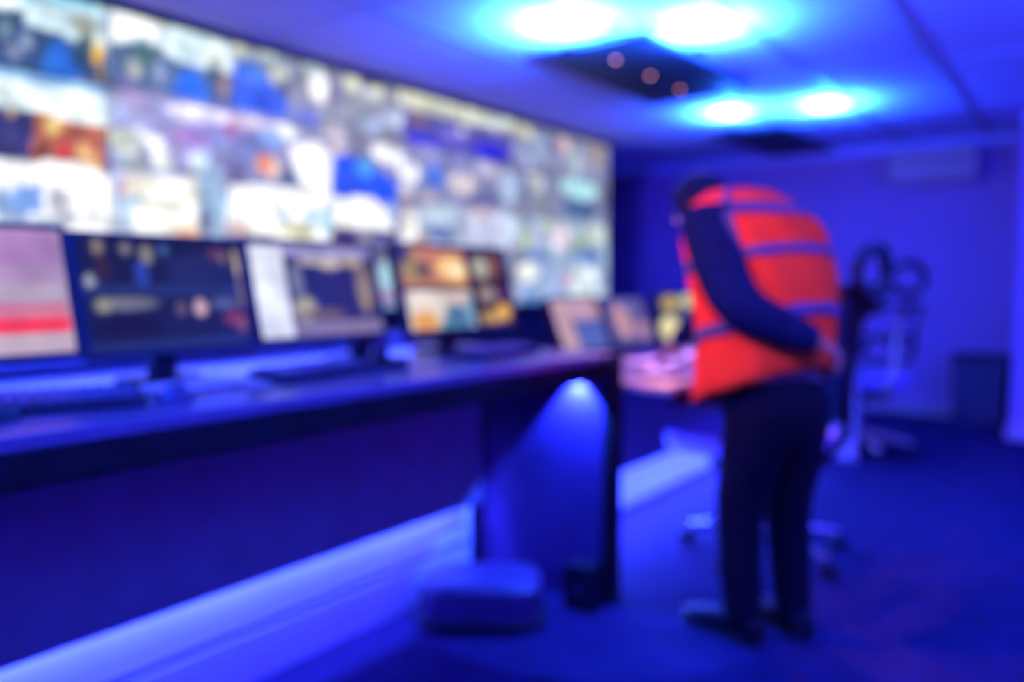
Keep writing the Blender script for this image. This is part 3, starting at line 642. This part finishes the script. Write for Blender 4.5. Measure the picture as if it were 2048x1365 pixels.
# ---------------------------------------------------------------- floor things by the desk
def footrest():
    t = thing('footrest', 'rounded dark blue footrest on the carpet by the end panel of the near desk', 'footrest', (-1.60, 1.97, 0), math.radians(37))
    MB().prism(rrect(.39, .26, .075, 8), .012, .135, .014).build('shell', 'darkpl', t, True)
    MB().prism(rrect(.36, .23, .065, 8), .1345, .140, .003).build('pad', 'darkpl', t, True)
    MB().tube([(p[0], p[1], .022) for p in rrect(.405, .275, .085, 8)], .012, 8, True).build('rim', 'blackpl', t, True)
    for a in (-1, 1):
        for b in (-1, 1): MB().cyl((a*.13, b*.07, 0), (a*.13, b*.07, .014), .018).build('foot', 'blackpl', t, True)
footrest()
def powerbox():
    t = thing('power_box', 'small dark box on the carpet against the end panel of the near desk', 'box', (-1.375, 2.24, 0))
    MB().box(-.05, .05, -.04, .05, 0, .15, .006).build('case', 'blackpl', t)
    MB().box(-.02, .02, -.043, -.039, .05, .09, .001).build('socket', 'darkpl', t)
powerbox()
def bin_():
    t = thing('storage_bin', 'dark blue square bin standing in the corner by the back wall', 'bin', (-.72, 7.13, 0))
    mb = MB(); b = mb.b
    bmesh.ops.create_cone(b, cap_ends=True, segments=4, radius1=.245, radius2=.262, depth=.52, matrix=Matrix.Translation((0, 0, .265)) @ Matrix.Rotation(PI/4, 4, 'Z'))
    bmesh.ops.bevel(b, geom=b.edges[:], offset=.012, segments=2, affect='EDGES')
    mb.build('body', 'bin', t)
    MB().prism(rrect(.40, .40, .03), .515, .55, .006).build('lid', 'blackpl', t)
bin_()
def aircon():
    t = thing('air_conditioner', 'pale wall-mounted air conditioner high on the back wall', 'air conditioner', (-1.13, YB, 1.93))
    mb = MB(); prof = [(0, .0), (-.12, .0), (-.19, .05), (-.20, .09), (-.20, .235), (-.17, .265), (0, .265)]
    R = Matrix.Rotation(PI/2, 4, 'Y') @ Matrix.Rotation(PI/2, 4, 'Z')
    t2 = bmesh.new(); L = [t2.verts.new((-.31, p[0], p[1])) for p in prof]; Rr = [t2.verts.new((.31, p[0], p[1])) for p in prof]
    N = len(prof)
    for i in range(N): t2.faces.new((L[i], L[(i+1) % N], Rr[(i+1) % N], Rr[i]))
    t2.faces.new(L[::-1]); t2.faces.new(Rr); bmesh.ops.recalc_face_normals(t2, faces=t2.faces)
    bmesh.ops.bevel(t2, geom=t2.edges[:], offset=.006, segments=2, affect='EDGES')
    mb._add(t2, None); mb.build('body', 'white', t)
    MB().box(-.27, .27, -.185, -.125, .028, .036, .002, Matrix.Rotation(.0, 4, 'X')).build('louvre', 'white', t)
    v = MB()
    for k in range(5): v.box(-.27, .27, -.204, -.199, .11+k*.02, .116+k*.02)
    v.build('front_grille', 'grid', t)
aircon()

# ---------------------------------------------------------------- office chairs
def office_chair(label, x, y, rz, seat_z, mats, head='ring', back='solid', top=1.0, hr=.155):
    """chair faces local +x"""
    t = thing('office_chair', label, 'chair', (x, y, 0), rz)
    leg_m, seat_m, back_m = mats
    for k in range(5):
        a = 2*PI*k/5+.35; c, s = math.cos(a), math.sin(a)
        MB().tube([(0, 0, .10), (.10*c, .10*s, .115), (.22*c, .22*s, .092), (.315*c, .315*s, .075)], [.030, .026, .020, .015], 10).build('base_leg', leg_m, t, True)
        cc = MB(); pc = Vector((.32*c, .32*s, .029))
        for q in (-1, 1): cc.cyl(pc+Vector((-s, c, 0))*q*.008, pc+Vector((-s, c, 0))*q*.024, .029, n=18)
        cc.cyl(pc, pc+Vector((0, 0, .045)), .008, n=8)
        cc.build('caster', 'blackpl', t, True)
    MB().cyl((0, 0, .09), (0, 0, .24), .028).cyl((0, 0, .24), (0, 0, seat_z-.09), .016).build('gas_column', 'chrome', t, True)
    MB().box(-.15, .20, -.12, .12, seat_z-.14, seat_z-.065, .012).build('mechanism', 'blackpl', t)
    s = MB().prism([(q[0]+.075, q[1]) for q in rrect(.59, .50, .11, 8)], seat_z-.065, seat_z+.025, .025).build('seat', seat_m, t, True)
    # backrest, curved
    mb = MB(); b = mb.b; N = 10; Mm = 12; g = {}
    z0, z1 = seat_z+.10, top
    for side in (0, 1):
        for j in range(Mm+1):
            for i in range(N+1):
                u = i/N*2-1; v = j/Mm
                w = .245*(1-.30*abs(v-.45)**1.5*1.4)*(1-.05*v)
                yy = u*w; xx = -.27-.10*v*v+.05*math.sin(v*PI)*.7+.055*u*u-side*(.035 if back == 'solid' else .012)
                g[side, i, j] = b.verts.new((xx, yy, z0+(z1-z0)*v))
    frame_only = back == 'mesh'
    for side in (0, 1):
        for j in range(Mm):
            for i in range(N):
                if frame_only and 1 <= i < N-1 and 1 <= j < Mm-1 and not (j in (5,)): continue
                q = [g[side, i, j], g[side, i+1, j], g[side, i+1, j+1], g[side, i, j+1]]
                b.faces.new(q if side == 0 else q[::-1])
    bmesh.ops.remove_doubles(b, verts=b.verts, dist=1e-5)
    be = [e for e in b.edges if e.is_boundary]; bmesh.ops.bridge_loops(b, edges=[e for e in be if all(abs(abs((v.co.y))) > -1 for v in e.verts)]) if not frame_only else None
    if frame_only:
        for e in [e for e in b.edges if e.is_boundary]: pass
    bmesh.ops.recalc_face_normals(b, faces=b.faces)
    mb.build('backrest', back_m, t, True)
    MB().tube([(-.06, 0, seat_z-.07), (-.24, 0, seat_z-.06), (-.315, 0, seat_z+.06), (-.325, 0, seat_z+.30), (-.36, 0, top-.06)], [.022, .022, .020, .016, .014], 10).build('back_support', leg_m if back == 'mesh' else 'blackpl', t, True)
    # headrest: a ring on a stem
    hz = top+hr
    MB().tube([(-.375, 0, top-.10), (-.42, 0, top+hr-.14), (-.41, 0, top+hr-.085)], .015, 10).build('headrest_stem', 'blackpl', t, True)
    ring = [(-.41+.02*math.cos(a*PI/12)**2, .125*math.cos(a*PI/12), hz+.090*math.sin(a*PI/12)) for a in range(24)]
    MB().tube(ring, .024, 10, True).build('headrest', back_m if back != 'mesh' else 'blackpl', t, True)
    for q in (-1, 1):
        ar = MB().tube([(.02, q*.20, seat_z-.06), (.02, q*.275, seat_z-.04), (.0, q*.285, seat_z+.10), (-.02, q*.285, seat_z+.19)], [.016, .016, .014, .014], 10).build('armrest', leg_m if back == 'mesh' else 'blackpl', t, True)
        MB().box(-.15, .12, q*.285-.035, q*.285+.035, seat_z+.19, seat_z+.215, .01).build('arm_pad', 'blackpl', ar)
    return t
office_chair('black office chair with ring headrest directly behind the person in the orange vest', -1.05, 3.13, math.radians(170), .48, ('chrome', 'seatfab', 'fabric'), top=1.10, hr=.04)
office_chair('mesh-backed office chair with pale base standing free nearer the back wall', -1.23, 5.45, math.radians(140), .50, ('beige', 'seatfab', 'meshback'), back='mesh', top=.98)

# ---------------------------------------------------------------- the person
def skin_mesh(name, chains, m, parent, sub=2, loc0=Vector((0,0,0)), root=0):
    """chains: list of lists of (x,y,z,r) or index of an earlier vertex as first entry"""
    verts = []; edges = []; rad = []
    for ch in chains:
        prev = None
        for p in ch:
            if isinstance(p, int): prev = p; continue
            verts.append(Vector(p[:3])-loc0); rad.append(p[3:] if len(p) == 5 else (p[3], p[3])); i = len(verts)-1
            if prev is not None: edges.append((prev, i))
            prev = i
    me = bpy.data.meshes.new(name); me.from_pydata([tuple(v) for v in verts], edges, []); me.update()
    o = bpy.data.objects.new(name, me); COL.objects.link(o)
    md = o.modifiers.new('Skin', 'SKIN'); md.use_smooth_shade = True
    for i, r in enumerate(rad): me.skin_vertices[0].data[i].radius = r
    me.skin_vertices[0].data[root].use_root = True
    sd = o.modifiers.new('Sub', 'SUBSURF'); sd.levels = sub; sd.render_levels = sub
    dg = bpy.context.evaluated_depsgraph_get(); ev = o.evaluated_get(dg)
    nm = bpy.data.meshes.new_from_object(ev); o.modifiers.clear(); o.data = nm; bpy.data.meshes.remove(me)
    nm.materials.clear(); nm.materials.append(M[m])
    for p in nm.polygons: p.use_smooth = True
    if parent: o.parent = parent
    return o
P0 = Vector((-.80, 2.38, 0))
person = thing('person', 'person in an orange reflective vest and dark clothes, bending forward, hand behind back', 'person', P0)
fa = math.radians(160); F_ = Vector((math.cos(fa), math.sin(fa), 0)); L_ = Vector((-math.sin(fa), math.cos(fa), 0))   # facing, left
Lsh, Lel, Lwr = Vector((-.985, 2.315, 1.275)), Vector((-.835, 2.19, 1.03)), Vector((-.665, 2.27, .95))
Rsh, Rel, Rwr = Vector((-.90, 2.70, 1.275)), Vector((-1.14, 2.84, 1.06)), Vector((-1.33, 2.84, .86))
def a4(v, r): return (v.x, v.y, v.z, r)
def hand_chains(w, d, palm_n, thumb_side, base_index, curl=.35):
    """fingers and thumb growing out of a palm beyond the wrist"""
    d = d.normalized(); n_ = (palm_n - d*palm_n.dot(d)).normalized(); s = d.cross(n_).normalized()*thumb_side
    out = []; pc = w+d*.055
    for k, (off, ln) in enumerate(((-.030, .062), (-.010, .078), (.011, .083), (.032, .074))):
        b = pc+s*off+d*.030; c1 = (d*math.cos(curl)+n_*math.sin(curl)); c2 = (d*math.cos(curl*2)+n_*math.sin(curl*2)); c3_ = (d*math.cos(curl*3)+n_*math.sin(curl*3))
        q = [a4(pc+s*off*.75, .014), a4(b, .0115), a4(b+c1*ln*.42, .0095), a4(b+(c1*.42+c2*.32)*ln, .0085), a4(b+(c1*.42+c2*.32+c3_*.26)*ln, .0065)]
        out.append(q)
    tb = w+d*.020+s*.022
    out.append([a4(tb, .014), a4(tb+s*.028+d*.025+n_*.008, .011), a4(tb+s*.040+d*.052+n_*.016, .0085)])
    return pc, s, out
hd = Vector((-1.125, 2.60, 1.36))      # head centre
hf = (F_*.80+Vector((0, 0, -.60))).normalized()
neck0 = Vector((-.945, 2.505, 1.33))
body_ch = [[a4(Vector((-.785, 2.42, .80)), .13), a4(Vector((-.80, 2.43, .95)), .125), a4(Vector((-.85, 2.46, 1.12)), .135), a4(Vector((-.90, 2.49, 1.26)), .12),
            a4(neck0, .062), a4(neck0.lerp(hd, .5), .052), a4(hd+Vector((.02, -.005, 0)), .083), a4(hd+hf*.05+Vector((0,0,.0)), .070)]]
def add_chain(ch, start): body_ch.append([start]+ch)
add_chain([a4(Lsh, .055), a4(Lsh.lerp(Lel, .5), .048), a4(Lel, .040), a4(Lel.lerp(Lwr, .5), .036), a4(Lwr, .026), a4(Lwr+(Lwr-Lel).normalized()*.05, .034)], 3)   # 8..13
add_chain([a4(Rsh, .055), a4(Rsh.lerp(Rel, .5), .048), a4(Rel, .040), a4(Rel.lerp(Rwr, .5), .036), a4(Rwr, .026), a4(Rwr+(Rwr-Rel).normalized()*.05, .034)], 3)   # 14..19
LH, RH = Vector((-.725, 2.345, .74)), Vector((-.755, 2.50, .74))
Lk, La = Vector((-.865, 2.325, .42)), Vector((-.845, 2.315, .09)); Rk, Ra = Vector((-.765, 2.47, .41)), Vector((-.735, 2.46, .09))
LH = Vector((-.80, 2.335, .74)); RH = Vector((-.745, 2.49, .74))
add_chain([a4(LH, .085), a4(Lk, .055), a4(La, .038)], 0)
add_chain([a4(RH, .085), a4(Rk, .055), a4(Ra, .038)], 0)
for w, e, idx, nrm, ts in ((Lwr, Lel, 13, Vector((0, 0, -1)), 1), (Rwr, Rel, 19, Vector((0, 0, -1)), -1)):
    pc, s, ch = hand_chains(w, w-e, nrm, ts, idx, .62 if idx == 13 else .12)
    for c in ch: add_chain(c, idx)
bd = skin_mesh('body', body_ch, 'skin', person, 2, P0)
# face: nose, ears, eyes, mouth on the head
side = L_
fc = hd-P0
hq = hf.to_track_quat('Y', 'Z').to_matrix().to_4x4()
def hp(x, y, z): return fc + (hq @ Vector((x, y, z)))
MB().sph(hp(0, .102, -.02), .016, (.8, 1.2, 1.5), 8).sph(hp(0, .098, -.005), .010, (.8, 1, 2.0), 8).build('nose', 'skin', bd, True)
for q in (-1, 1):
    MB().sph(hp(q*.078, .0, -.01), .026, (.35, .7, 1.1), 8).build('ear', 'skin', bd, True)
    MB().sph(hp(q*.030, .084, .020), .012, (1, .8, .8), 8).build('eye', 'white', bd, True)
MB().sph(hp(0, .082, -.055), .024, (1, .4, .25), 8).build('mouth', 'shoe', bd, True)
hm = MB(); hm.sph(fc+(hq @ Vector((0, -.012, .022))), .105, (.93, 1.02, 1.0), 16)
for v in hm.b.verts:
    l = hq.inverted() @ (v.co-fc)
    v.co += (v.co-fc).normalized()*.004*noise.noise(v.co*38)
    if l.y > .03 and l.z < .06: v.co -= (v.co-fc)*.22
    if l.z < -.055: v.co -= (v.co-fc)*.20
hm.build('hair', 'hair', person, True)
# trousers
tr = [[a4(Vector((-.785, 2.42, .86)), .150), a4(Vector((-.775, 2.42, .76)), .150)], [1, a4(LH+Vector((-.02, 0, -.10)), .108), a4(Lk, .078), a4(La.lerp(Lk, .35), .068), a4(La+Vector((0, 0, .0)), .064), a4(La+Vector((.005, 0, -.045)), .060)],
      [1, a4(RH+Vector((0, 0, -.10)), .108), a4(Rk, .078), a4(Ra.lerp(Rk, .35), .066), a4(Ra+Vector((0, 0, .0)), .060), a4(Ra+Vector((.005, 0, -.045)), .058)]]
skin_mesh('trousers', tr, 'trousers', person, 2, P0)
# jumper
jp = [[a4(Vector((-.79, 2.42, .90)), .140), a4(Vector((-.81, 2.435, .98)), .150), a4(Vector((-.855, 2.465, 1.14)), .155), a4(Vector((-.905, 2.495, 1.27)), .135), a4(neck0+Vector((-.005,.003,.005)), .070)],
      [3, a4(Lsh, .092), a4(Lsh.lerp(Lel, .5), .092), a4(Lel, .078), a4(Lel.lerp(Lwr, .5), .068), a4(Lwr, .050), a4(Lwr+(Lwr-Lel).normalized()*.045, .044)],
      [3, a4(Rsh, .080), a4(Rsh.lerp(Rel, .5), .070), a4(Rel, .060), a4(Rel.lerp(Rwr, .5), .050), a4(Rwr, .038)]]
skin_mesh('jumper', jp, 'jumper', person, 2, P0)
# vest: rings round the torso
RG = [  # z, cx, cy, half width (left-right), half depth (front-back), drop at the front
    (.775, -.835, 2.415, .200, .180, .075), (.86, -.828, 2.42, .205, .180, .070), (.96, -.828, 2.43, .215, .180, .065), (1.06, -.842, 2.45, .222, .180, .055), (1.16, -.868, 2.47, .230, .176, .042),
    (1.25, -.895, 2.49, .236, .170, .025), (1.315, -.918, 2.505, .222, .150, .01), (1.36, -.935, 2.512, .180, .120, 0), (1.395, -.950, 2.518, .118, .085, 0), (1.40, -.955, 2.52, .085, .066, 0)]
def vest_pt(a, v, off=0.0):
    """a: angle, 0 = front, 90 = left; v: ring parameter 0..9"""
    v = max(0, min(len(RG)-1.0001, v)); i = int(v); f = v-i
    r = [RG[i][k]*(1-f)+RG[i+1][k]*f for k in range(6)]
    ca, sa = math.cos(a), math.sin(a); e = .82
    cx = math.copysign(abs(ca)**e, ca); sx = math.copysign(abs(sa)**e, sa)
    p = Vector((r[1], r[2], r[0]))+F_*cx*(r[4]+off)+L_*sx*(r[3]+off)
    p.z -= r[5]*ca
    wr = .006*math.sin(a*9+v*1.3)*(1 if v < 6 else 0); p += (F_*cx+L_*sx)*wr
    if v > 8: p.z += off
    return p-P0
def shell(name, a0, a1, v0, v1, off, th, m, parent, na=72, nv=27):
    b = bmesh.new(); G = {}; closed = abs(a1-a0-2*PI) < 1e-4
    for s in (0, 1):
        for j in range(nv+1):
            for i in range(na+(0 if closed else 1)):
                G[s, i, j] = b.verts.new(vest_pt(a0+(a1-a0)*i/na, v0+(v1-v0)*j/nv, off-s*th))
    for j in range(nv):
        for i in range(na):
            i2 = (i+1) % na if closed else i+1
            b.faces.new((G[0, i, j], G[0, i2, j], G[0, i2, j+1], G[0, i, j+1])); b.faces.new((G[1, i2, j], G[1, i, j], G[1, i, j+1], G[1, i2, j+1]))
    for j in (0, nv):
        for i in range(na):
            i2 = (i+1) % na if closed else i+1
            b.faces.new((G[1, i, j], G[1, i2, j], G[0, i2, j], G[0, i, j]) if j == 0 else (G[0, i, j], G[0, i2, j], G[1, i2, j], G[1, i, j]))
    if not closed:
        for j in range(nv):
            for i in (0, na): b.faces.new((G[0, i, j], G[0, i, j+1], G[1, i, j+1], G[1, i, j]))
    bmesh.ops.recalc_face_normals(b, faces=b.faces)
    me = bpy.data.meshes.new(name); b.to_mesh(me); b.free()
    return link(name, me, m, parent, True)
vest = shell('vest', 0, 2*PI, 0, 9, .004, .006, 'vest', person)
for v0, v1 in ((1.85, 2.25), (3.9, 4.3)): shell('reflective_band', 0, 2*PI, v0, v1, .007, .002, 'tape', vest, 72, 3)
shell('reflective_band', math.radians(118), math.radians(242), 5.8, 6.8, .007, .002, 'tape', vest, 30, 4)
for a in (118, 242): shell('reflective_brace', math.radians(a-6), math.radians(a+6), 4.1, 8.3, .0075, .002, 'tape', vest, 4, 16)
for a in (-35, 35): shell('reflective_brace', math.radians(a-6), math.radians(a+6), 2.0, 8.3, .0075, .002, 'tape', vest, 4, 24)
# shoes
def shoe(ankle, a, L=.285):
    d = Vector((math.cos(a), math.sin(a), 0)); s = Vector((-math.sin(a), math.cos(a), 0)); o = Vector((ankle.x, ankle.y, 0))-P0-d*.07
    b = bmesh.new(); rings = []
    prof = [(0, .026, .070), (.03, .036, .088), (.08, .040, .092), (.13, .042, .075), (.18, .048, .060), (.235, .046, .048), (.27, .032, .036), (.285, .014, .026)]
    for x, w, h in prof:
        ring = []
        for k in range(14):
            t = 2*PI*k/14; ring.append(b.verts.new(o+d*x+s*w*math.cos(t)+Vector((0, 0, max(.012, .012+h*(.5+.5*math.sin(t)))))))
        rings.append(ring)
    for i in range(len(rings)-1):
        for k in range(14): b.faces.new((rings[i][k], rings[i][(k+1) % 14], rings[i+1][(k+1) % 14], rings[i+1][k]))
    b.faces.new(rings[0]); b.faces.new(rings[-1]); bmesh.ops.recalc_face_normals(b, faces=b.faces)
    me = bpy.data.meshes.new('shoe'); b.to_mesh(me); b.free(); so = link('shoe', me, 'shoe', person, True)
    Rz = Matrix.Translation(o+d*.143) @ Matrix.Rotation(a, 4, 'Z')
    MB().prism([(x*1.0, y) for x, y in rrect(.290, .092, .044, 6)], 0, .016, .003, Rz).build('sole', 'blackpl', so, True)
shoe(La, math.radians(166)); shoe(Ra, math.radians(150))
